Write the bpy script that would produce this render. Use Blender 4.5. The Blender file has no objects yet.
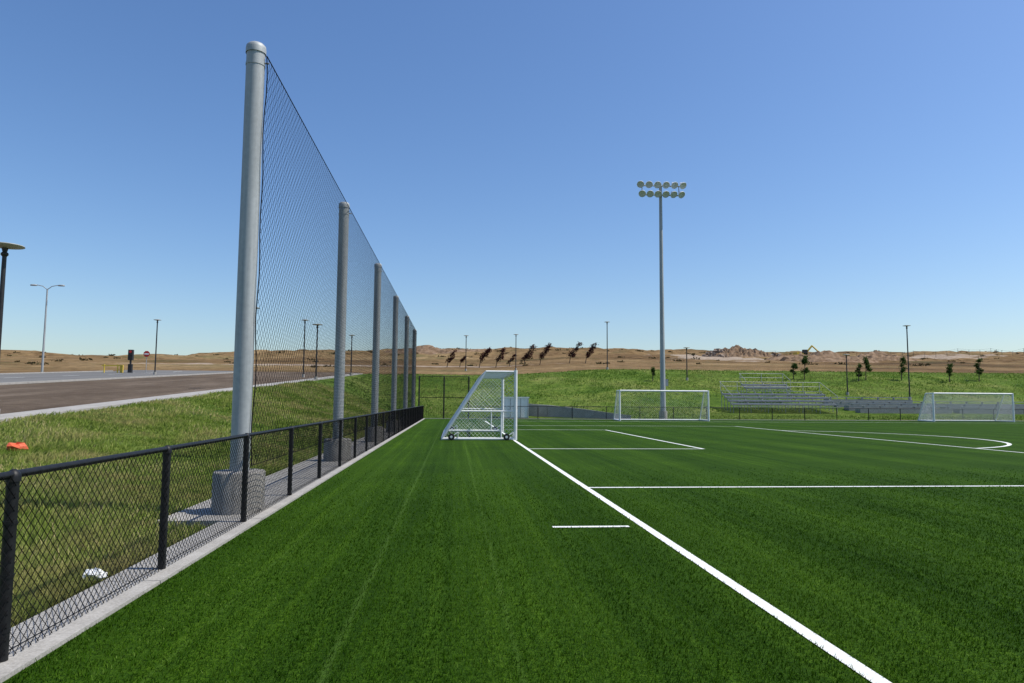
import bpy, math, random
import numpy as np
from mathutils import Vector, Matrix
random.seed(7); rng=np.random.default_rng(7)
scene=bpy.context.scene
R_=math.radians

# ---------------------------------------------------------------- materials
def newmat(name):
    m=bpy.data.materials.new(name); m.use_nodes=True
    nt=m.node_tree; b=nt.nodes["Principled BSDF"]
    return m,nt,b
def N(nt,t,**k):
    n=nt.nodes.new(t)
    for a,v in k.items(): setattr(n,a,v)
    return n
def noise(nt,scale,detail=4,rough=.55,vec=None,dist=0):
    n=N(nt,'ShaderNodeTexNoise'); n.inputs['Scale'].default_value=scale
    n.inputs['Detail'].default_value=detail; n.inputs['Roughness'].default_value=rough
    n.inputs['Distortion'].default_value=dist
    if vec is not None: nt.links.new(vec,n.inputs['Vector'])
    return n.outputs['Fac']
def ramp(nt,fac,stops):
    r=N(nt,'ShaderNodeValToRGB'); e=r.color_ramp.elements
    while len(e)<len(stops): e.new(.5)
    for i,(p,c) in enumerate(stops):
        e[i].position=p; e[i].color=(*c,1) if len(c)==3 else c
    nt.links.new(fac,r.inputs[0]); return r.outputs[0]
def mix(nt,fac,a,b,mode='MIX'):
    m=N(nt,'ShaderNodeMix',data_type='RGBA',blend_type=mode)
    if isinstance(fac,(int,float)): m.inputs[0].default_value=fac
    else: nt.links.new(fac,m.inputs[0])
    for i,s in ((6,a),(7,b)):
        if isinstance(s,tuple): m.inputs[i].default_value=(*s,1)
        else: nt.links.new(s,m.inputs[i])
    return m.outputs[2]
def mathn(nt,op,a,b=None,clamp=False):
    m=N(nt,'ShaderNodeMath',operation=op,use_clamp=clamp)
    for i,s in enumerate((a,b)):
        if s is None: continue
        if isinstance(s,(int,float)): m.inputs[i].default_value=s
        else: nt.links.new(s,m.inputs[i])
    return m.outputs[0]
def pos(nt): return N(nt,'ShaderNodeNewGeometry').outputs['Position']
def mapping(nt,vec,scale):
    m=N(nt,'ShaderNodeMapping'); m.inputs['Scale'].default_value=scale
    nt.links.new(vec,m.inputs['Vector']); return m.outputs[0]
def bump(nt,b,h,strength,dist):
    n=N(nt,'ShaderNodeBump'); n.inputs['Strength'].default_value=strength; n.inputs['Distance'].default_value=dist
    nt.links.new(h,n.inputs['Height']); nt.links.new(n.outputs[0],b.inputs['Normal'])
def simple(name,c1,c2,scale=8,rough=.6,metal=0,bmp=0,spec=.5):
    m,nt,b=newmat(name); p=pos(nt)
    f=noise(nt,scale,2,.6,p)
    nt.links.new(ramp(nt,f,[(.3,c1),(.7,c2)]),b.inputs['Base Color'])
    b.inputs['Roughness'].default_value=rough; b.inputs['Metallic'].default_value=metal
    b.inputs['Specular IOR Level'].default_value=spec
    if bmp: bump(nt,b,f,bmp,.01)
    return m
def strand(name,c):
    m=bpy.data.materials.new(name); m.use_nodes=True; nt=m.node_tree; nt.nodes.clear()
    out=N(nt,'ShaderNodeOutputMaterial'); d=N(nt,'ShaderNodeBsdfDiffuse'); d.inputs[0].default_value=(*c,1)
    nt.links.new(d.outputs[0],out.inputs[0]); return m
M={}
M['black']=simple('black_vinyl',(.006,.006,.007),(.014,.014,.015),20,.5,spec=.3)
M['wire']=strand('black_vinyl_wire',(.014,.014,.015))
M['netblack']=strand('black_netting',(.018,.018,.02))
M['netwhite']=strand('white_netting',(.78,.78,.76))
M['white']=simple('white_paint',(.72,.72,.70),(.82,.82,.80),3,.45)
M['alu']=simple('aluminium',(.28,.285,.29),(.42,.425,.43),4,.5,.35)
M['dark']=simple('dark_bronze_paint',(.012,.011,.011),(.02,.018,.017),6,.5)
M['rubber']=simple('rubber',(.012,.012,.012),(.02,.02,.02),9,.8)
M['red']=simple('red_paint',(.45,.02,.015),(.55,.03,.02),6,.5)
M['orange']=simple('orange_plastic',(.6,.09,.03),(.75,.14,.05),9,.6)
M['yellow']=simple('yellow_paint',(.6,.42,.04),(.7,.5,.06),5,.5)
M['lens']=simple('lamp_glass',(.5,.52,.52),(.6,.62,.6),5,.2)
M['lamptop']=simple('lamp_shade',(.3,.3,.27),(.4,.39,.35),5,.5)
M['rock']=simple('rubble',(.14,.09,.06),(.36,.29,.23),1.2,.9,bmp=.4)
M['soil']=simple('heaped_soil',(.15,.095,.055),(.3,.21,.14),.8,.95,bmp=.6,spec=.1)
M['trunk']=simple('bark',(.05,.035,.025),(.1,.07,.05),9,.9)
m,nt,b=newmat('galvanised_steel'); p=pos(nt)
f1=noise(nt,14,4,.6,p); f2=noise(nt,1.0,4,.6,mapping(nt,p,(9,9,.5)))
c=ramp(nt,f1,[(.3,(.28,.30,.305)),(.7,(.40,.42,.425))])
c=mix(nt,.5,c,ramp(nt,f2,[(.3,(.18,.195,.20)),(.7,(.49,.51,.51))]))
nt.links.new(c,b.inputs['Base Color']); b.inputs['Metallic'].default_value=.15; b.inputs['Roughness'].default_value=.6
M['galv']=m
m,nt,b=newmat('concrete'); p=pos(nt)
f1=noise(nt,2.2,6,.65,p); f2=noise(nt,60,3,.6,p)
c=ramp(nt,f1,[(.25,(.22,.205,.18)),(.75,(.42,.4,.365))])
c=mix(nt,.35,c,ramp(nt,f2,[(.35,(.17,.16,.145)),(.65,(.5,.48,.44))]))
nt.links.new(c,b.inputs['Base Color']); b.inputs['Roughness'].default_value=.9; bump(nt,b,f2,.35,.004)
M['conc']=m
m,nt,b=newmat('cast_concrete'); p=pos(nt)
f1=noise(nt,5,6,.65,p); f2=noise(nt,3,4,.6,mapping(nt,p,(6,6,.7)))
c=ramp(nt,f1,[(.25,(.2,.19,.175)),(.75,(.34,.325,.3))])
c=mix(nt,.4,c,ramp(nt,f2,[(.35,(.14,.13,.12)),(.65,(.4,.385,.35))]))
nt.links.new(c,b.inputs['Base Color']); b.inputs['Roughness'].default_value=.9; bump(nt,b,f1,.4,.01)
M['cast']=m
m,nt,b=newmat('asphalt'); p=pos(nt)
f1=noise(nt,.25,4,.6,mapping(nt,p,(1,.15,1))); f2=noise(nt,30,2,.6,p)
c=ramp(nt,f1,[(.3,(.12,.118,.112)),(.7,(.19,.185,.175))])
c=mix(nt,.3,c,ramp(nt,f2,[(.35,(.08,.08,.08)),(.65,(.2,.2,.2))]))
nt.links.new(c,b.inputs['Base Color']); b.inputs['Roughness'].default_value=.95; b.inputs['Specular IOR Level'].default_value=.1
M['asphalt']=m
# artificial turf
m,nt,b=newmat('artificial_turf'); p=pos(nt)
fine=noise(nt,85,2,.75,mapping(nt,p,(1,.5,1)))
mid=noise(nt,20,3,.75,p)
big=noise(nt,.55,3,.6,p)
streak=noise(nt,1.0,5,.75,mapping(nt,p,(5.5,.07,1)))
c=ramp(nt,fine,[(.30,(.007,.023,.001)),(.5,(.023,.062,.003)),(.70,(.07,.14,.011))])
c=mix(nt,.5,c,ramp(nt,mid,[(.32,(.007,.027,.001)),(.5,(.025,.064,.004)),(.68,(.058,.118,.009))]))
c=mix(nt,.8,c,ramp(nt,big,[(.3,(.78,.8,.78)),(.7,(1.2,1.15,1.1))]),'MULTIPLY')
c=mix(nt,1.0,c,ramp(nt,streak,[(.3,(.70,.74,.7)),(.5,(.95,.95,.95)),(.66,(1.45,1.33,1.3))]),'MULTIPLY')
sx=N(nt,'ShaderNodeSeparateXYZ'); nt.links.new(p,sx.inputs[0])
band=mathn(nt,'SINE',mathn(nt,'MULTIPLY',sx.outputs[0],2*math.pi/2.28))
band=mathn(nt,'ADD',mathn(nt,'MULTIPLY',mathn(nt,'MULTIPLY',band,3.0,False),.16),.5,True)
c=mix(nt,1.0,c,ramp(nt,band,[(0,(.84,.87,.87)),(1,(1.14,1.1,1.12))]),'MULTIPLY')
wob=mathn(nt,'MULTIPLY',noise(nt,1.2,2,.6,p),.06)
xx=mathn(nt,'ADD',sx.outputs[0],wob)
for off,w,st in ((-.66,.04,.6),(.42,.03,.45),(-1.6,.02,.35),(4.7,.03,.3)):
    d=mathn(nt,'ABSOLUTE',mathn(nt,'SUBTRACT',xx,off))
    k=mathn(nt,'MULTIPLY',mathn(nt,'SUBTRACT',1.0,mathn(nt,'DIVIDE',d,w),True),st)
    k=mathn(nt,'MULTIPLY',k,streak)
    c=mix(nt,k,c,(.1,.18,.035))
nt.links.new(c,b.inputs['Base Color']); b.inputs['Roughness'].default_value=.85; b.inputs['Specular IOR Level'].default_value=.04
hh=mathn(nt,'ADD',fine,mathn(nt,'MULTIPLY',mid,.6)); bump(nt,b,hh,.8,.02)
M['turf']=m
m,nt,b=newmat('line_white'); p=pos(nt)
f=noise(nt,80,3,.7,p)
nt.links.new(ramp(nt,f,[(.25,(.38,.42,.36)),(.45,(.72,.74,.70)),(.7,(.82,.83,.8))]),b.inputs['Base Color'])
b.inputs['Roughness'].default_value=.8; bump(nt,b,f,.6,.01)
M['line']=m
# terrain
m,nt,b=newmat('terrain'); p=pos(nt)
def attr(nt,n):
    a=N(nt,'ShaderNodeAttribute'); a.attribute_name=n; return a.outputs['Fac']
g1=noise(nt,.16,4,.65,p); g2=noise(nt,1.6,4,.7,p); g3=noise(nt,12,3,.7,p)
green=ramp(nt,g1,[(.3,(.05,.10,.015)),(.45,(.095,.155,.024)),(.6,(.145,.19,.042)),(.72,(.2,.21,.07))])
green=mix(nt,.75,green,ramp(nt,g2,[(.3,(.35,.4,.35)),(.5,(.9,.95,.9)),(.7,(1.6,1.45,1.3))]),'MULTIPLY')
green=mix(nt,.7,green,ramp(nt,g3,[(.3,(.4,.4,.4)),(.7,(1.4,1.4,1.35))]),'MULTIPLY')
d1=noise(nt,.035,5,.65,mapping(nt,p,(.5,1.6,1))); d2=noise(nt,.5,5,.75,p)
dry=ramp(nt,d1,[(.3,(.075,.05,.026)),(.43,(.155,.098,.047)),(.56,(.225,.15,.073)),(.7,(.3,.215,.112))])
dry=mix(nt,.9,dry,ramp(nt,d2,[(.32,(.35,.32,.28)),(.5,(1,1,1)),(.68,(1.3,1.3,1.3))]),'MULTIPLY')
ol=mathn(nt,'MULTIPLY',mathn(nt,'SUBTRACT',noise(nt,.07,5,.75,mapping(nt,p,(.6,1.5,1))),.53),7,True)
dry=mix(nt,mathn(nt,'MULTIPLY',ol,.65),dry,(.085,.09,.035))
e1=noise(nt,.35,5,.65,mapping(nt,p,(1,.25,1)))
dirt=ramp(nt,e1,[(.3,(.095,.07,.05)),(.55,(.15,.115,.085)),(.75,(.23,.185,.145))])
dirt=mix(nt,.6,dirt,ramp(nt,g2,[(.3,(.6,.6,.6)),(.7,(1.3,1.3,1.3))]),'MULTIPLY')
pale=mix(nt,.6,(.33,.26,.19),ramp(nt,d2,[(.3,(.17,.11,.07)),(.6,(.42,.35,.28))]))
nb=mathn(nt,'SUBTRACT',noise(nt,.16,5,.7,p),.5)
def mask(a,k=1.2):
    s=mathn(nt,'ADD',attr(nt,a),mathn(nt,'MULTIPLY',nb,k))
    return mathn(nt,'MULTIPLY',mathn(nt,'SUBTRACT',s,.4),6.0,True)
c=mix(nt,mask('dry'),green,dry)
c=mix(nt,mask('dirt',.35),c,dirt)
c=mix(nt,mask('pale',1.4),c,pale)
nt.links.new(c,b.inputs['Base Color']); b.inputs['Roughness'].default_value=.95; b.inputs['Specular IOR Level'].default_value=.05
bump(nt,b,mathn(nt,'ADD',g3,g2),.9,.12)
M['terrain']=m
def leafmat(name,stops,trans=.35,patch=None,ps=.55):
    m=bpy.data.materials.new(name); m.use_nodes=True; nt=m.node_tree; nt.nodes.clear()
    out=N(nt,'ShaderNodeOutputMaterial'); d=N(nt,'ShaderNodeBsdfDiffuse'); t=N(nt,'ShaderNodeBsdfTranslucent'); mx=N(nt,'ShaderNodeMixShader')
    c=ramp(nt,attr(nt,'rnd'),stops)
    if patch:
        p=pos(nt); c=mix(nt,mathn(nt,'MULTIPLY',mathn(nt,'SUBTRACT',noise(nt,ps,3,.65,p),.47),5,True),c,patch)
    nt.links.new(c,d.inputs[0]); nt.links.new(c,t.inputs[0]); mx.inputs[0].default_value=trans
    nt.links.new(d.outputs[0],mx.inputs[1]); nt.links.new(t.outputs[0],mx.inputs[2]); nt.links.new(mx.outputs[0],out.inputs[0])
    return m
M['grassblade']=leafmat('grass_blades',[(0,(.08,.13,.018)),(.5,(.20,.27,.05)),(.85,(.31,.34,.10)),(1,(.52,.43,.22))],.45,(.35,.31,.12))
M['bermblade']=leafmat('bank_grass_blades',[(0,(.05,.11,.014)),(.5,(.12,.20,.033)),(.85,(.19,.26,.055)),(1,(.34,.31,.13))],.4,(.19,.23,.065),.12)
M['pile']=leafmat('turf_fibres',[(0,(.008,.031,.001)),(.5,(.037,.093,.005)),(.85,(.078,.155,.012)),(1,(.16,.25,.05))],.35)
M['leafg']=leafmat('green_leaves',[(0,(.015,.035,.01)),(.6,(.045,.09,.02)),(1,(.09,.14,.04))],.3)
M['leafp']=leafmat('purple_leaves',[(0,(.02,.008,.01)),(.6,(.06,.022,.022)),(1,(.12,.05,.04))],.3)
M['shrub']=leafmat('shrub_leaves',[(0,(.03,.03,.015)),(.6,(.08,.07,.035)),(1,(.2,.14,.07))],.2)

# ---------------------------------------------------------------- mesh builder
class MB:
    def __init__(s): s.v=[]; s.f=[]; s.mi=[]; s.mats=[]; s.sm=[]
    def mat(s,k):
        if k not in s.mats: s.mats.append(k)
        return s.mats.index(k)
    def add(s,vs,fs,k,smooth=False):
        o=len(s.v); s.v+= [tuple(x) for x in vs]; i=s.mat(k)
        for f in fs: s.f.append(tuple(o+a for a in f)); s.mi.append(i); s.sm.append(smooth)
    def box(s,c,d,k,rot=None):
        c=Vector(c); vs=[]
        for x in(-.5,.5):
            for y in(-.5,.5):
                for z in(-.5,.5):
                    v=Vector((x*d[0],y*d[1],z*d[2]))
                    if rot is not None: v=rot@v
                    vs.append(c+v)
        s.add(vs,[(0,1,3,2),(4,6,7,5),(0,4,5,1),(2,3,7,6),(0,2,6,4),(1,5,7,3)],k)
    def tube(s,a,b,r,k,n=8,r2=None,cap=True,seg=1):
        a=Vector(a);b=Vector(b);d=(b-a)
        if d.length<1e-6: return
        d.normalize(); u=d.orthogonal().normalized(); w=d.cross(u); r2=r if r2 is None else r2
        vs=[]
        for q in range(seg+1):
            t0=q/seg; c=a.lerp(b,t0); rr=r+(r2-r)*t0
            for i in range(n):
                t=2*math.pi*i/n; vs.append(c+u*math.cos(t)*rr+w*math.sin(t)*rr)
        fs=[(q*n+i,q*n+(i+1)%n,(q+1)*n+(i+1)%n,(q+1)*n+i) for q in range(seg) for i in range(n)]
        s.add(vs,fs,k,n>4)
        if cap: s.add(vs[:n]+vs[-n:],[tuple(range(n-1,-1,-1)),tuple(range(n,2*n))],k)
    def path(s,pts,r,k,n=8):
        for a,b in zip(pts[:-1],pts[1:]): s.tube(a,b,r,k,n)
    def lathe(s,c,prof,k,n=20,axis=None):
        c=Vector(c); rot=axis if axis is not None else Matrix.Identity(3)
        vs=[]
        for r,z in prof:
            for i in range(n):
                t=2*math.pi*i/n; vs.append(c+rot@Vector((r*math.cos(t),r*math.sin(t),z)))
        fs=[]
        for j in range(len(prof)-1):
            for i in range(n): fs.append((j*n+i,j*n+(i+1)%n,(j+1)*n+(i+1)%n,(j+1)*n+i))
        s.add(vs,fs,k,True)
    def netpanel(s,o,eu,ev,step,r,k,sl=.6,L0=0):
        o=Vector(o);eu=Vector(eu);ev=Vector(ev);L=eu.length;Hh=ev.length;u=eu.normalized();v=ev.normalized()
        segs=[]; t=-Hh
        while t<L:
            a0=max(t,0);a1=min(t+Hh,L)
            if a1-a0>1e-3:
                segs.append(((a0,a0-t),(a1,a1-t))); segs.append(((a0,Hh-(a0-t)),(a1,Hh-(a1-t))))
            t+=step
        for (a,b),(c2,d) in segs:
            ln=math.hypot(c2-a,d-b)
            s.tube(o+u*a+v*b,o+u*c2+v*d,r,k,3,cap=False,seg=max(1,int(ln/sl)))
    def obj(s,name,parent=None):
        me=bpy.data.meshes.new(name); me.from_pydata(s.v,[],s.f)
        for k in s.mats: me.materials.append(M[k])
        me.polygons.foreach_set('material_index',s.mi); me.polygons.foreach_set('use_smooth',s.sm); me.update()
        o=bpy.data.objects.new(name,me); scene.collection.objects.link(o)
        if parent: o.parent=parent
        return o

# ---------------------------------------------------------------- terrain function
def sst(x): 
    x=np.clip(x,0,1); return x*x*(3-2*x)
def zplat(X,Y):
    z=np.maximum(.12,.76+.0555*(Y-20))
    z=np.where(Y>100,5.2+(Y-100)*.092,z)
    z=z+1.0*sst((X-4)/20)*sst((Y-40)/40)
    return z
orng=np.random.default_rng(11)
OCT=[(f0,a0,orng.random()*6.28,orng.random()*6.28,orng.random()*3.14) for f0,a0 in ((.045,.55),(.09,.5),(.17,.42),(.31,.34),(.33,.3),(.55,.24),(.6,.2),(.95,.16))]
def rough(X,Y):
    z=np.sin(X*.031+1.3)*np.cos(Y*.027)
    for f0,a0,p0,p1,th in OCT:
        u=X*math.cos(th)+Y*math.sin(th); v=-X*math.sin(th)+Y*math.cos(th)
        z=z+a0*np.sin(u*f0+p0+.8*np.sin(v*f0*.7))*np.cos(v*f0*.83+p1)
    return z
def height(X,Y):
    X=np.asarray(X,float);Y=np.asarray(Y,float)
    zp=zplat(X,Y)
    dl=(-3.65-X)/9.2; df=(Y-60.)/36.; dr=(X-112)/30.
    d=np.maximum(np.maximum(dl,df),dr)
    lin=np.clip(d,0,1); s=.5*lin+.5*sst(lin)
    z=zp*s
    z=np.where(d<=0,-.05,np.maximum(z-.03,-.05))
    und=(.05*np.sin(X*1.1+Y*.7)+.04*np.sin(X*.6-Y*1.3))*np.clip(d*3,0,1)*np.clip((1-d)*4,0,1)
    z=z+und*(X>-12.5)
    w=sst((Y-120)/80.)
    z=z+w*rough(X,Y)*.95
    w2=sst((Y-262-18*np.sin(X*.013))/60.)
    z=z*(1-w2)+w2*(9.0)
    z=z-2.2*sst((-X-40)/80)*sst((Y-130)/80)*(1-w2)
    return z
def hz(x,y): return float(height(x,y))

xs=np.concatenate([np.arange(-900,-150,30),np.arange(-150,-62,3),np.arange(-62,-50,2),[-49.,-47,-45,-40,-35,-30.3,-29.9,-25,-20,-16,-14.5,-14.1,-13.6,-13.1],
   np.arange(-12.8,-3.7,.35),[-3.65,-2.9,-2.3],np.arange(0,260,2.0),np.arange(260,400,8),np.arange(400,1200,30)])
ys=np.concatenate([np.arange(-60,0,6),np.arange(0,60,.9),np.arange(60,112,1.5),np.arange(112,330,2.0),np.arange(330,600,26),np.arange(600,4000,300)])
XX,YY=np.meshgrid(xs,ys); ZZ=height(XX,YY)
nx,ny=len(xs),len(ys)
co=np.stack([XX,YY,ZZ],-1).reshape(-1,3)
idx=np.arange(nx*ny).reshape(ny,nx)
fc=np.stack([idx[:-1,:-1],idx[:-1,1:],idx[1:,1:],idx[1:,:-1]],-1).reshape(-1,4)
me=bpy.data.meshes.new('ground'); me.from_pydata(co.tolist(),[],fc.tolist())
fx,fy=co[:,0],co[:,1]
dry=np.maximum(sst((fy-92)/16),sst((-fx-44)/6))
dirt=((fx<-14.0)&(fx>-30.0)&(fy<104)).astype(float)
pale=np.exp(-(((fx-70)/18)**2+((fy-175)/30)**2))*.95+.75*np.exp(-(((fx-150)/40)**2+((fy-215)/14)**2))+.7*np.exp(-(((fx+20)/50)**2+((fy-128)/5)**2))
for n,a in (('dry',dry),('dirt',dirt),('pale',pale)):
    at=me.attributes.new(n,'FLOAT','POINT'); at.data.foreach_set('value',a.astype(np.float32))
me.polygons.foreach_set('use_smooth',[True]*len(fc)); me.materials.append(M['terrain'])
o=bpy.data.objects.new('ground',me); scene.collection.objects.link(o)

# ---------------------------------------------------------------- turf + markings
b=MB(); b.add([(-2.36,-12,0),(110,-12,0),(110,57.6,0),(-2.36,57.6,0)],[(0,1,2,3)],'turf'); b.obj('artificial_turf_field')
b=MB()
def strip(pts,w,z=.006):
    P=[Vector((x,y)) for x,y in pts]; L=[];Rr=[]
    for i,p in enumerate(P):
        t=(P[min(i+1,len(P)-1)]-P[max(i-1,0)]).normalized(); n=Vector((-t.y,t.x))*w/2
        L.append((p.x+n.x,p.y+n.y,z)); Rr.append((p.x-n.x,p.y-n.y,z))
    n=len(P); b.add(L+Rr,[(i,n+i,n+i+1,i+1) for i in range(n-1)],'line')
W=.105; XG=2.31
strip([(XG,-1),(XG,52.05)],W)
strip([(XG+W/2+.001,12.1),(17.6-W/2-.001,12.1)],W)
strip([(17.6,12.05),(17.6,42.55)],W)
strip([(XG+W/2+.001,42.5),(17.6-W/2-.001,42.5)],W)
strip([(XG+W/2+.001,21.9),(8.0-W/2-.001,21.9)],W); strip([(8.0,21.85),(8.0,36.45)],W); strip([(XG+W/2+.001,36.4),(8-W/2-.001,36.4)],W)
strip([(1.19,8.36),(2.12,8.36)],.09)
strip([(XG+W/2+.001,52.0),(108,52.0)],W)
cx,cy,r=14.9,29.4,7.6; a0=math.acos((17.6+W-cx)/r)
strip([(cx+r*math.cos(t),cy+r*math.sin(t)) for t in np.linspace(-a0,a0,40)],.14)
strip([(56,-1),(56,51.9)],W)
strip([(56+9.15*math.cos(t),25.5+9.15*math.sin(t)) for t in np.linspace(0,2*math.pi,60)],W,.010)
b.obj('field_markings')

b=MB()
def slab(x0,x1,y0,y1,top,thick=.2,k='conc',seg=3.0):
    y=y0
    while y<y1-.01:
        e=min(y+seg,y1); b.box(((x0+x1)/2,(y+e)/2,top-thick/2),(x1-x0,e-y-.012,thick),k); y=e
slab(-2.82,-2.362,-3,57.6,.025); b.obj('concrete_kerb')
b=MB(); slab(-3.6,-2.825,8.9,57.6,.018,.15,seg=1.5); b.obj('concrete_path')
b=MB()
x=-2.8
while x<108:
    b.box((x+1.5,57.9,-.07),(2.988,.59,.2),'conc'); x+=3
b.obj('concrete_kerb')
b=MB()
def ribbon(x0,x1,k,off,y0=-20,y1=100,step=2.5,thick=.14):
    y=y0
    while y<y1:
        e=min(y+step-.012,y1); za=float(zplat(-20.,y))+off; zb=float(zplat(-20.,e))+off
        vs=[(x0,y,za-thick),(x1,y,za-thick),(x1,e,zb-thick),(x0,e,zb-thick),(x0,y,za),(x1,y,za),(x1,e,zb),(x0,e,zb)]
        b.add(vs,[(0,3,2,1),(4,5,6,7),(0,1,5,4),(1,2,6,5),(2,3,7,6),(3,0,4,7)],k); y+=step
ribbon(-14.1,-12.95,'conc',.06); b.obj('sidewalk')
b=MB(); ribbon(-47,-30.3,'asphalt',.03,-20,104,4.0,.1); b.obj('asphalt_road')
b=MB(); ribbon(-30.3,-30.0,'conc',.12,step=5); b.obj('road_kerb')
b=MB(); ribbon(-47.4,-47.0,'conc',.14,step=5); b.obj('road_kerb')
b=MB(); 
for yy in range(0,100,9):
    za=float(zplat(-20.,yy))+.036; zb=float(zplat(-20.,yy+3))+.036
    b.add([(-38.7,yy,za),(-38.55,yy,za),(-38.55,yy+3,zb),(-38.7,yy+3,zb)],[(0,1,2,3)],'line')
b.obj('road_markings')

# ---------------------------------------------------------------- chain-link fences
def chain_fence(name,p0,p1,h,spacing,step=.072,r=.0026,tall=False,z0=0.03,first=0,extra=(),pr=.034):
    p0=Vector(p0);p1=Vector(p1);L=(p1-p0).length;u=(p1-p0).normalized()
    e=bpy.data.objects.new(name,None); scene.collection.objects.link(e)
    T=list(extra); t=first
    while t<=L+.01: T.append(t); t+=spacing
    b=MB()
    for t in T:
        q=p0+u*t; b.tube(q+Vector((0,0,z0-.1)),q+Vector((0,0,h-.03)),pr,'black',10)
        b.lathe(q+Vector((0,0,h-.04)),[(pr+.006,0),(pr+.006,.03),(pr,.05),(.014,.07),(0,.072)],'black',10)
        for zz in np.arange(z0+.15,h-.1,.3): b.tube(q+Vector((0,0,zz)),q+Vector((0,0,zz+.02)),pr+.004,'black',8)
    b.obj('fence_posts',e)
    b=MB(); b.tube(p0+Vector((0,0,h)),p1+Vector((0,0,h)),.023,'black',8,seg=20)
    if tall: b.tube(p0+Vector((0,0,h*.5)),p1+Vector((0,0,h*.5)),.025,'black',6)
    b.tube(p0+Vector((0,0,z0+.03)),p1+Vector((0,0,z0+.03)),.004,'black',4,seg=20)
    b.obj('fence_rails',e)
    n=Vector((u.y,-u.x,0))*.028
    b=MB(); b.netpanel(p0+n+Vector((0,0,z0)),u*L,(0,0,h-z0),step,r,'wire',.3); b.obj('chain_link_mesh',e)
    return e
chain_fence('chain_link_fence',(-2.52,1.9,0),(-2.52,57.7,0),1.06,2.36,first=4.51,extra=(0,2.36))
chain_fence('chain_link_fence',(1.2,57.9,0),(108,57.9,0),1.06,2.9,step=.14,r=.0045)
chain_fence('tall_chain_link_fence',(-2.9,57.9,0),(1.2,57.9,0),3.5,2.05,step=.12,r=.006,tall=True,pr=.06)

# ---------------------------------------------------------------- tall net poles and netting
PY=[9.62+7.85*i for i in range(6)]; PX=-2.84; PH=6.45
for i,y in enumerate(PY):
    e=bpy.data.objects.new('netting_pole',None); scene.collection.objects.link(e)
    b=MB(); b.tube((PX,y,.3),(PX,y,PH-.1),.125,'galv',28,seg=8)
    b.lathe((PX,y,PH-.1),[(.137,-.02),(.137,.05),(.13,.09),(.1,.12),(0,.14)],'galv',28)
    for zz in (6.15,): b.tube((PX,y,zz),(PX,y,zz+.035),.131,'galv',24)
    b.tube((PX+.11,y,6.2),(PX+.19,y,6.2),.012,'alu',6)
    b.obj('steel_pole',e)
    b=MB(); b.lathe((PX,y,0),[(.33,-.1),(.33,.53),(.315,.55),(0,.552)],'cast',32); b.obj('concrete_footing',e)
b=MB(); NX=PX+.155
b.netpanel((NX,PY[0],.62),(0,PY[-1]-PY[0],0),(0,0,5.68),.14,.0025,'netblack',.7)
b.tube((NX,PY[0],6.3),(NX,PY[-1],6.3),.008,'netblack',5,seg=20)
b.tube((NX,PY[0],.62),(NX,PY[-1],.62),.006,'netblack',5,seg=20)
pts=[(NX+.012*math.sin(k*1.3),PY[0]-.02+.02*math.sin(k*.9),6.3-k*.2843) for k in range(21)]
b.path(pts,.008,'netblack',5)
b.obj('sports_netting')

# ---------------------------------------------------------------- goals
def goal(name,origin,rotz,w,h,top,base,r=.055,wheels=False,net=.12,nr=.0028):
    e=bpy.data.objects.new(name,None); scene.collection.objects.link(e)
    T=Matrix.Translation(origin)@Matrix.Rotation(rotz,4,'Z')
    P=lambda x,y,z: T@Vector((x,y,z))
    b=MB()
    for y in(0,w):
        b.tube(P(0,y,0.01),P(0,y,h+r),r,'white',14)
        b.tube(P(0,y,h),P(-top,y,h),r*.7,'white',8)
        b.tube(P(-top,y,h),P(-base,y,.06),r*.7,'white',8)
        b.tube(P(-.02,y,.05),P(-base,y,.05),r*.8,'white',8)
        if wheels:
            fz=.42; b.tube(P(0,y,h*fz),P(-(top+(base-top)*(1-fz)),y,h*fz),r*.5,'white',6)
            b.tube(P(-.55,y,.05),P(-.55,y,h*fz),r*.45,'white',6)
    b.tube(P(0,0,h),P(0,w,h),r,'white',14)
    b.tube(P(-top,0,h),P(-top,w,h),r*.6,'white',8)
    b.tube(P(-base,0,.05),P(-base,w,.05),r*.8,'white',8)
    b.obj('frame',e)
    if wheels:
        b=MB()
        for y in(-.12,w+.12):
            for x in(-base+.35,-.35):
                c=P(x,y,.13); ax=(T.to_3x3()@Vector((0,1,0)))
                b.tube(c-ax*.035,c+ax*.035,.125,'rubber',20); b.tube(c-ax*.045,c+ax*.045,.05,'white',12)
                b.tube(c,P(x+.25,y,.3),.02,'white',6); b.tube(P(x+.25,y,.3),P(x+.25,0 if y<0 else w,.06),.02,'white',6)
        b.obj('wheels',e)
    b=MB()
    a=P(-base,0,.06);c=P(-top,0,h);u=P(0,w,0)-P(0,0,0)
    b.netpanel(a,u,c-a,net,nr,'netwhite',1.2)
    b.netpanel(c,u,P(0,0,h)-c,net,nr,'netwhite',1.2)
    for y in(0,w):
        t=-h
        while t<base+h:
            for sg in(1,-1):
                seg=[]
                for k in range(61):
                    zz=.05+(h-.05)*k/60; xx=(t+zz) if sg>0 else (t+h-zz)
                    lim=top+(base-top)*(1-zz/h)
                    if 0<=xx<=lim: seg.append((xx,zz))
                if len(seg)>2: b.tube(P(-seg[0][0],y,seg[0][1]),P(-seg[-1][0],y,seg[-1][1]),nr,'netwhite',3,cap=False,seg=3)
            t+=net
    b.obj('goal_net',e)
goal('soccer_goal',(2.36,26.7,0),0,7.2,2.62,1.15,2.8,.065,True,.15,.0046)
goal('soccer_goal',(12.95,53.7,0),R_(-90),7.15,2.36,.9,2.0,.07,False,.17,.003)
goal('soccer_goal',(39.9,55.0,0),R_(-90),7.1,2.36,.9,2.0,.07,False,.13,.0075)

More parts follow.
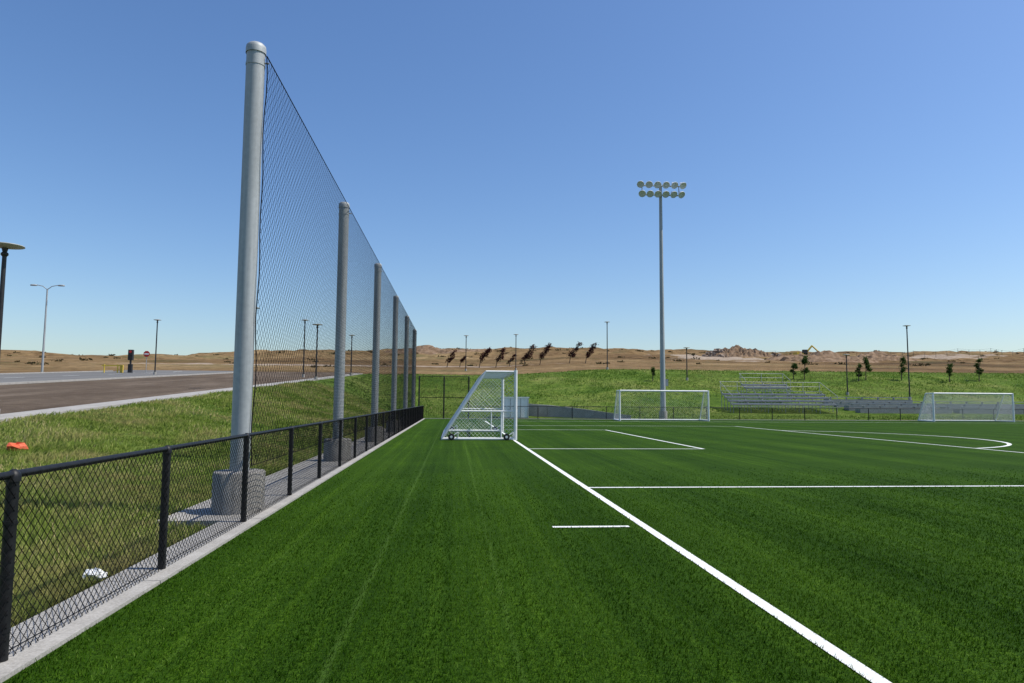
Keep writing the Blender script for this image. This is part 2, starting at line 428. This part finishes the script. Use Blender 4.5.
# ---------------------------------------------------------------- stadium light
b=MB(); e=bpy.data.objects.new('stadium_light_mast',None); scene.collection.objects.link(e)
LX,LY=18.35,60.; top=21.1
b.tube((LX,LY,-.1),(LX,LY,.7),.36,'conc',20); b.tube((LX,LY,.7),(LX,LY,top),.24,'galv',20,.13,seg=8); b.obj('mast',e)
b=MB()
for zz,n,wd in((top-.15,6,4.3),(top-1.0,6,4.0)):
    b.tube((LX-wd/2,LY-.1,zz),(LX+wd/2,LY-.1,zz),.06,'galv',8)
    for k in range(n):
        x=LX-wd/2+.25+(wd-.5)*k/(n-1)
        rot=Matrix.Rotation(R_(-20+8*k),3,'Z')@Matrix.Rotation(R_(130),3,'X')
        c=Vector((x,LY-.3,zz+.12))
        b.lathe(c,[(0,-.28),(.1,-.27),(.13,-.12),(.22,0),(.31,.14),(.335,.24),(.32,.25)],'white',16,rot)
        b.lathe(c,[(.32,.235),(.15,.20),(0,.19)],'lens',16,rot)
        b.tube((x,LY-.1,zz),c,.03,'galv',6)
b.tube((LX-1.7,LY,top-1.0),(LX-1.7,LY,top-.15),.04,'galv',6);b.tube((LX+1.7,LY,top-1.0),(LX+1.7,LY,top-.15),.04,'galv',6)
b.box((LX+.3,LY,3.2),(.3,.25,.6),'alu')
b.obj('floodlights',e)

# ---------------------------------------------------------------- street lamps
def lamp(x,y,topz,disc=.5):
    g=hz(x,y); b=MB()
    b.tube((x,y,g-.1),(x,y,g+.35),.16,'conc',14)
    b.tube((x,y,g+.35),(x,y,topz-.35),.075,'dark',12,.06)
    b.lathe((x,y,topz-.35),[(.06,0),(.1,.05),(.1,.1),(.06,.14),(.09,.26)],'dark',24)
    b.lathe((x,y,topz-.35),[(.09,.26),(disc*.6,.30),(disc,.32),(disc*.98,.345),(disc*.4,.40),(0,.41)],'lamptop',24)
    b.obj('street_lamp')
for a in [(-13.45,21.6,6.05),(-13.2,46,7.45),(-13.0,66.6,8.6),(-12.9,88,9.6),(-34,82,10.5),(-16.6,78,10.3),(1.8,112,12.0),(9.9,112,12.3),
          (22.3,100,13.2),(29.8,87,8.5),(46,78,7.2),(51.6,75,10.4)]:
    lamp(*a,disc=.5 if a[1]<70 else .42)
x,y=-47.9,85.; g=hz(x,y); b=MB()
b.tube((x,y,g-.2),(x,y,14.3),.13,'galv',12,.08)
for s in(-1,1):
    p=[Vector((x,y,14.2)),Vector((x+s*.5,y,14.6)),Vector((x+s*1.2,y,14.75))]
    b.path(p,.045,'galv',8)
    b.lathe((x+s*1.55,y,14.72),[(0,-.1),(.2,-.08),(.22,0),(.15,.08),(0,.1)],'galv',12,Matrix.Scale(1.9,3,(1,0,0)))
b.obj('double_arm_street_lamp')

# ---------------------------------------------------------------- bleachers
def bleacher(x0,x1,y,rows,z0,rise=.42,run=.7):
    b=MB(); n=int((x1-x0)/1.8)
    for i in range(rows):
        yy=y+i*run; zz=z0+i*rise
        b.box(((x0+x1)/2,yy,zz),(x1-x0,.26,.045),'alu')
        b.box(((x0+x1)/2,yy-.33,zz-.25),(x1-x0,.24,.04),'alu')
        if i: b.box(((x0+x1)/2,yy-.46,zz-.36),(x1-x0,.03,.2),'alu')
    for k in range(n+1):
        xx=x0+.1+(x1-x0-.2)*k/n
        for i in range(rows):
            yy=y+i*run; g=hz(xx,yy)-.1
            b.tube((xx,yy,g),(xx,yy,z0+i*rise-.03),.03,'alu',6)
        b.tube((xx,y-.3,z0-.3),(xx,y+(rows-1)*run,z0+(rows-1)*rise-.1),.03,'alu',6)
        yb=y+(rows-1)*run+.25; zt=z0+(rows-1)*rise
        b.tube((xx,yb,zt-.1),(xx,yb,zt+.95),.025,'alu',6)
    for dz in(.5,.95): b.tube((x0,yb,zt+dz),(x1,yb,zt+dz),.022,'alu',6)
    for xx in(x0+.02,x1-.02):
        b.tube((xx,y,z0+.8),(xx,yb,zt+.95),.022,'alu',6); b.tube((xx,y,z0),(xx,y,z0+.8),.022,'alu',6)
    return b.obj('bleacher')
bleacher(27.2,38.0,66.2,5,1.35,.33,.75)
bleacher(31.5,36.6,73.,3,3.1,.33,.7)
def bench_rows(x0,x1,y,n):
    b=MB()
    for i in range(n):
        yy=y+i*2.0; g=hz((x0+x1)/2,yy)+.25
        b.box(((x0+x1)/2,yy,g+.45),(x1-x0,.34,.06),'alu'); b.box(((x0+x1)/2,yy+.3,g-.05),(x1-x0+.2,.9,.55),'conc')
        xx=x0+.3
        while xx<x1: b.box((xx,yy,g+.33),(.06,.25,.2),'alu'); xx+=1.8
    b.obj('terrace_bench')
bench_rows(40.5,50,66.5,4)
bench_rows(51,64,66.5,3)

# ---------------------------------------------------------------- storage box, retaining wall, signal, signs
b=MB(); X0,X1,Y0,Y1=4.2,6.5,60.6,62.2; g=-.05
b.box(((X0+X1)/2,(Y0+Y1)/2,g+.95),(X1-X0,Y1-Y0,1.7),'white'); b.box(((X0+X1)/2,(Y0+Y1)/2,g+1.86),(X1-X0+.12,Y1-Y0+.12,.1),'white')
b.box((5.35,Y0-.012,g+.95),(.03,.02,1.5),'alu')
for xx in(4.25,4.9,5.8,6.45): b.box((xx,Y0-.015,g+.95),(.05,.03,1.66),'alu')
b.box((5.5,Y0-.03,g+1.0),(.06,.05,.3),'dark'); b.box(((X0+X1)/2,(Y0+Y1)/2,g+.05),(X1-X0-.1,Y1-Y0-.1,.12),'dark')
b.obj('storage_box')
b=MB()
P=[(6.8,63.5,1.25),(8.5,62.6,1.15),(10.5,61.8,.95),(12.5,61.2,.7),(14.5,60.8,.42),(15.6,60.7,.3)]
for (xa,ya,ha),(xb,yb,hb) in zip(P[:-1],P[1:]):
    d=Vector((xb-xa,yb-ya,0)).normalized(); n=Vector((-d.y,d.x,0))*.25
    vs=[(xa-n.x,ya-n.y,-.2),(xb-n.x,yb-n.y,-.2),(xb+n.x,yb+n.y,-.2),(xa+n.x,ya+n.y,-.2),(xa-n.x,ya-n.y,ha),(xb-n.x,yb-n.y,hb),(xb+n.x,yb+n.y,hb),(xa+n.x,ya+n.y,ha)]
    b.add(vs,[(0,1,5,4),(1,2,6,5),(2,3,7,6),(3,0,4,7),(4,5,6,7)],'conc')
b.obj('retaining_wall')
b=MB(); x,y=-40.3,90; g=hz(x,y)
b.tube((x,y,g-.1),(x,y,g+1.7),.12,'dark',10); b.box((x,y,g+.6),(.45,.35,1.1),'dark'); b.box((x,y,g+2.3),(.55,.4,1.3),'dark')
for dz,kk in((.38,'red'),(0,'rubber'),(-.38,'rubber')): b.tube((x,y-.2,g+2.3+dz),(x,y-.27,g+2.3+dz),.15,kk,14)
b.box((x,y,g+.02),(1.2,1.0,.12),'conc'); b.obj('traffic_signal')
b=MB()
for dx in(-1.5,-3.1): b.tube((x+dx,y,g-.1),(x+dx,y,g+1.1),.08,'yellow',10)
b.box((x-2.3,y,g+.95),(2.2,.1,.14),'yellow'); b.box((x-1.2,y+.4,g+.5),(.3,.3,1.1),'yellow'); b.obj('parking_barrier')
b=MB(); x,y=-38.4,90; g=hz(x,y); b.tube((x,y,g-.1),(x,y,g+2.8),.04,'alu',8)
oc=[(x+.4*math.cos(R_(22.5+45*k)),y-.06,g+2.45+.4*math.sin(R_(22.5+45*k))) for k in range(8)]
oc2=[(a,bb+.03,c) for a,bb,c in oc]; b.add(oc+oc2,[tuple(range(8)),tuple(range(15,7,-1))]+[(k,8+k,8+(k+1)%8,(k+1)%8) for k in range(8)],'red')
b.box((x,y-.075,g+2.45),(.52,.012,.16),'white'); b.obj('stop_sign')
def mound(name,cx_,cy_,rx,ry,h,k,seed):
    rr=np.random.default_rng(seed); n=30; vs=[];fs=[]
    for j in range(n):
        for i in range(n):
            u=-1+2*i/(n-1);v=-1+2*j/(n-1); q=math.hypot(u,v); x=cx_+u*rx; y=cy_+v*ry
            z=h*max(0,1-q)**.7*(1+.35*math.sin(u*7+seed)*math.cos(v*5))+rr.normal()*.12*h*(q<1)-.15
            vs.append((x,y,hz(x,y)+z))
    for j in range(n-1):
        for i in range(n-1): a=j*n+i; fs.append((a,a+1,a+n+1,a+n))
    b=MB(); b.add(vs,fs,k,False); b.obj(name)
mound('dirt_mound',83,150,13,6,2.0,'soil',1); mound('dirt_mound',101,158,11,6,1.7,'soil',2); mound('dirt_mound',84,196,10,7,3.0,'soil',3)
mound('dirt_mound',-6,205,16,6,1.8,'soil',4)
b=MB(); pr=None
for x in np.arange(95,260,4.0):
    y=215+.03*(x-95); g=hz(x,y); q=Vector((x,y,g)); b.tube(q,q+Vector((0,0,2.0)),.05,'dark',5)
    if pr is not None:
        for dz in(.7,1.3,1.9): b.tube(pr+Vector((0,0,dz)),q+Vector((0,0,dz)),.025,'dark',4)
    pr=q
b.obj('ridge_fence')
def crumple(name,c,r,k,seed,flat=.5):
    rr=np.random.default_rng(seed); b=MB(); vs=[];fs=[];n=9
    for j in range(6):
        for i in range(n):
            ph=math.pi*j/5; th=2*math.pi*i/n; q=r*(.6+.6*rr.random())
            vs.append((c[0]+q*math.sin(ph)*math.cos(th)*1.3,c[1]+q*math.sin(ph)*math.sin(th),c[2]+flat*q*math.cos(ph)+r*flat*.6))
    for j in range(5):
        for i in range(n): fs.append((j*n+i,j*n+(i+1)%n,(j+1)*n+(i+1)%n,(j+1)*n+i))
    b.add(vs,fs,k); return b.obj(name)
crumple('plastic_bag',(-2.95,6.15,0.01),.08,'white',3,.7)
crumple('orange_plastic_netting',(-9.45,16.0,hz(-9.45,16)+.04),.18,'orange',5,.6)

# ---------------------------------------------------------------- vegetation
def leafmesh(name,P,size,k,rnd,parent=None,stretch=1.0):
    n=len(P); a=rng.normal(size=(n,3)); a/=np.linalg.norm(a,axis=1)[:,None]
    c=rng.normal(size=(n,3)); c-= (c*a).sum(1)[:,None]*a; c/=np.linalg.norm(c,axis=1)[:,None]
    s=size*(.6+.8*rng.random(n))[:,None]
    V=np.stack([P-a*s*stretch,P+c*s*.5,P+a*s*stretch,P-c*s*.5],1).reshape(-1,3)
    F=np.arange(4*n).reshape(-1,4)
    me=bpy.data.meshes.new(name); me.from_pydata(V.tolist(),[],F.tolist())
    at=me.attributes.new('rnd','FLOAT','POINT'); at.data.foreach_set('value',np.repeat(rnd,4).astype(np.float32))
    me.materials.append(M[k]); o=bpy.data.objects.new(name,me); scene.collection.objects.link(o)
    if parent: o.parent=parent
    return o
def tree(x,y,h,r,k,lean=0.,name='young_tree'):
    g=hz(x,y); e=bpy.data.objects.new(name,None); scene.collection.objects.link(e); b=MB()
    tp=Vector((x+lean*h*.5,y,g+h*.6)); mid=Vector((x+lean*h*.12,y,g+h*.3))
    b.tube((x,y,g-.1),mid,.07,'trunk',8,.055); b.tube(mid,tp,.055,'trunk',8,.03)
    C=[]
    for i in range(11):
        t=rng.random(); a=rng.random()*6.28; q=r*(.2+.6*rng.random())*(1.1-t*.6)
        base=mid.lerp(tp,.2+.8*t); c=Vector((x+lean*h*(.2+.7*t)+math.cos(a)*q,y+math.sin(a)*q,g+h*(.34+.6*t)))
        b.tube(base,c,.022,'trunk',5,.01); C.append((c,r*(.3+.25*rng.random())))
    b.obj('trunk',e); P=[];rn=[]
    for c,q in C:
        n=70; d=rng.normal(size=(n,3))*q*.5; d[:,0]+=d[:,2]*lean
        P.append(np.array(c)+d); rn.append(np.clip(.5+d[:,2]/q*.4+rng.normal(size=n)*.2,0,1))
    leafmesh('foliage',np.concatenate(P),r*.11+.03,k,np.concatenate(rn),e)
for x,y,h in [(-1.4,126,2.8),(.9,127,2.2),(4.4,125,3.8),(7.4,125,3.3),(12.6,126,3.7),(15.4,125,3.6),(21.0,126,3.5),(23.8,125,3.4),(10.0,127,2.2)]:
    tree(x,y,h*1.08,h*.24,'leafp',.5,'purple_leaf_tree')
for x,y,h in [(44.5,88,2.4),(46.,88,3.2),(52.9,87,2.4),(54.5,88,3.1),(59.5,88,3.0),(65.5,87,2.6),(70.5,88,3.2),(25,86,1.8)]:
    tree(x,y,h,h*.2,'leafg',.08)
P=[];rn=[]
for i in range(620):
    if i<75: x=rng.uniform(-12,6); y=rng.uniform(205,262)
    else:
        x=rng.uniform(-260,330); y=rng.uniform(118,265)
    q=rng.uniform(.15,.8); n=24
    d=rng.normal(size=(n,3))*q*.5; d[:,0]*=1.8; d[:,2]=np.abs(d[:,2])*.6
    P.append(np.array([x,y,hz(x,y)])+d); rn.append(np.clip(.3+rng.random()*.6+rng.normal(size=n)*.12,0,1))
leafmesh('distant_shrubs',np.concatenate(P),.28,'shrub',np.concatenate(rn))
b=MB()
for (cx_,cy_,R0,Hh,n) in [(88,199,7,3.0,150),(97,202,5,2.2,90),(77,196,5,1.5,60),(106,204,4,1.6,50)]:
    for i in range(n):
        q=R0*math.sqrt(rng.random()); t=rng.random()*6.28; x=cx_+q*math.cos(t); y=cy_+q*math.sin(t)
        z=hz(x,y)+Hh*max(0,1-q/R0)*(.8+.3*rng.random()); s=rng.uniform(.4,1.3)
        rot=Matrix.Rotation(rng.random()*6,3,'Z')@Matrix.Rotation(rng.random()*6,3,'X'); b.box((x,y,z),(s,s*.7,s*.6),'rock',rot)
b.obj('rubble_pile')
b=MB(); x,y=99.5,192; g=hz(x,y)
for dy in(-1.1,1.1): b.box((x,y+dy,g+.45),(3.8,.6,.8),'rubber')
b.box((x-.2,y,g+1.5),(3.0,2.4,1.1),'yellow'); b.box((x+.9,y-.7,g+2.4),(1.2,1.0,1.5),'dark'); b.box((x-1.3,y,g+2.2),(.8,2.2,.5),'yellow')
b.tube((x+1.2,y+.3,g+1.6),(x+3.6,y+.3,g+4.4),.25,'yellow',8); b.tube((x+3.6,y+.3,g+4.4),(x+5.6,y+.3,g+2.6),.2,'yellow',8); b.box((x+5.7,y+.3,g+2.1),(.8,1.0,.8),'dark',Matrix.Rotation(.5,3,'Y'))
b.obj('excavator')

def blades(name,X,Y,Z,hgt,w,ben,rn,k,wind=.25):
    n=len(X); az=rng.random(n)*6.283
    dx,dy=np.cos(az),np.sin(az); px,py=-dy*w/2,dx*w/2
    lx=dx*hgt*ben+wind*hgt; ly=dy*hgt*ben
    V=np.zeros((n,5,3))
    V[:,0]=np.stack([X-px,Y-py,Z],-1);V[:,1]=np.stack([X+px,Y+py,Z],-1)
    V[:,2]=np.stack([X+px*.8+lx*.35,Y+py*.8+ly*.35,Z+hgt*.62],-1);V[:,3]=np.stack([X-px*.8+lx*.35,Y-py*.8+ly*.35,Z+hgt*.62],-1)
    V[:,4]=np.stack([X+lx,Y+ly,Z+hgt],-1)
    me=bpy.data.meshes.new(name); me.vertices.add(5*n); me.vertices.foreach_set('co',V.astype(np.float32).ravel())
    base=(np.arange(n)*5)[:,None]
    loops=np.concatenate([base+np.array([0,1,2,3]),base+np.array([3,2,4])],1).ravel()
    starts=(np.arange(n)[:,None]*7+np.array([0,4])).ravel()
    me.loops.add(7*n); me.loops.foreach_set('vertex_index',loops.astype(np.int32)); me.polygons.add(2*n)
    me.polygons.foreach_set('loop_start',starts.astype(np.int32)); me.update(calc_edges=True); me.validate()
    at=me.attributes.new('rnd','FLOAT','POINT'); at.data.foreach_set('value',np.repeat(rn,5).astype(np.float32)); me.materials.append(M[k])
    o=bpy.data.objects.new(name,me); scene.collection.objects.link(o)
n=170000
Y=3.2*np.exp(rng.random(n)*math.log(62/3.2)); X=-2.9-rng.random(n)*np.minimum(10.0,np.maximum(.74*Y-2.6,.3))
dens=np.sin(X*2.1+1.2*np.sin(Y*1.7))*np.sin(Y*1.9+np.sin(X*1.4))+rng.normal(size=n)*.6
keep=~((Y>8.75)&(X>-3.64))&(dens>-.9); X,Y=X[keep],Y[keep]; n=len(X)
dist=np.hypot(X,Y); hgt=(.045+.08*rng.random(n)**1.3)*(1+.3*np.sin(X*1.3+Y*.8))*(1+dist*.010)
rn=np.clip(.5+.2*np.sin(X*.9+np.sin(Y*.6)*2)+rng.normal(size=n)*.2,0,1)
blades('wild_grass',X,Y,height(X,Y)-.01,hgt,.0035+.0011*dist,.3+.8*rng.random(n),rn,'grassblade')
# bank behind the far fence
n=60000
X=-12+rng.random(n)*105; Y=60.5+rng.random(n)*38
dens=np.sin(X*.5+1.2*np.sin(Y*.4))*np.sin(Y*.45+np.sin(X*.3))+rng.normal(size=n)*.5
keep=(dens>-.5)&~((X>26.5)&(X<65)&(Y>64)&(Y<76))&~((X>3.8)&(X<16)&(Y<64)); X,Y=X[keep],Y[keep]; n=len(X)
rn=np.clip(.42+.2*np.sin(X*.3+np.sin(Y*.2)*2)+rng.normal(size=n)*.2,0,1)
blades('bank_grass',X,Y,height(X,Y)-.02,.10+.14*rng.random(n),.06+.05*rng.random(n),.3+.8*rng.random(n),rn,'bermblade')
# turf fibres close by
n=150000
Y=3.3*np.exp(rng.random(n)*math.log(16/3.3)); X=-2.35+rng.random(n)*(.95*Y+2.35)
online=(np.abs(X-XG)<.045)|((np.abs(Y-8.36)<.04)&(X>1.2)&(X<2.1))|((np.abs(Y-12.1)<.045)&(X>XG))
keep=(~online)&(rng.random(n)<np.clip((16-Y)/7,0,1)); X,Y=X[keep],Y[keep]; n=len(X); dist=np.hypot(X,Y)
tone=.36+.09*np.sign(np.sin(X*2*math.pi/2.28))+.1*np.sin(X*9+.3*np.sin(Y*.7))+.06*np.sin(X*23+1.+.4*np.sin(Y*.5))
for off,w_,s_ in ((-.66,.04,.3),(.42,.03,.22),(-1.6,.025,.15)): tone=tone+s_*np.clip(1-np.abs(X-off+.02*np.sin(Y*2))/w_,0,1)
blades('turf_pile',X,Y,np.zeros(n)-.002,.012+.016*rng.random(n),.002+.0006*dist,.3+.9*rng.random(n),np.clip(tone+rng.normal(size=n)*.2,0,1),'pile',.1)

# ---------------------------------------------------------------- light, sky, camera
el,azm=R_(57),R_(96)
w=bpy.data.worlds.new('World'); scene.world=w; w.use_nodes=True; nt=w.node_tree
sky=nt.nodes.new('ShaderNodeTexSky'); sky.sky_type='NISHITA'; sky.sun_disc=False
sky.sun_elevation=el; sky.sun_rotation=azm; sky.altitude=0; sky.air_density=1.1; sky.dust_density=1.0; sky.ozone_density=4.5
hs=nt.nodes.new('ShaderNodeHueSaturation'); hs.inputs['Saturation'].default_value=1.14; hs.inputs['Hue'].default_value=.505
nt.links.new(sky.outputs[0],hs.inputs['Color']); nt.links.new(hs.outputs[0],nt.nodes['Background'].inputs[0]); nt.nodes['Background'].inputs[1].default_value=.15
L=bpy.data.lights.new('sun','SUN'); L.energy=4.9; L.angle=R_(.53); L.color=(1,.95,.86)
so=bpy.data.objects.new('sun',L); scene.collection.objects.link(so)
dv=Vector((math.sin(azm)*math.cos(el),math.cos(azm)*math.cos(el),math.sin(el)))
so.rotation_euler=dv.to_track_quat('Z','Y').to_euler()
f,ya,pi_,ro=692.9,.0824,.0856,.0065
sy,cy_,sp,cp=math.sin(ya),math.cos(ya),math.sin(pi_),math.cos(pi_)
F=Vector((sy*cp,cy_*cp,sp));Rv=Vector((cy_,-sy,0));U=Rv.cross(F)
c_,s_=math.cos(ro),math.sin(ro); R2=Rv*c_+U*s_; U2=Rv*(-s_)+U*c_
cam=bpy.data.cameras.new('camera'); cam.sensor_width=36; cam.lens=f/1024*36; cam.clip_end=8000; cam.clip_start=.05
co_=bpy.data.objects.new('camera',cam); scene.collection.objects.link(co_)
co_.matrix_world=Matrix(((R2.x,U2.x,-F.x,0),(R2.y,U2.y,-F.y,0),(R2.z,U2.z,-F.z,1.5),(0,0,0,1)))
scene.camera=co_
scene.view_settings.view_transform='Standard'; scene.view_settings.look='None'; scene.view_settings.exposure=0
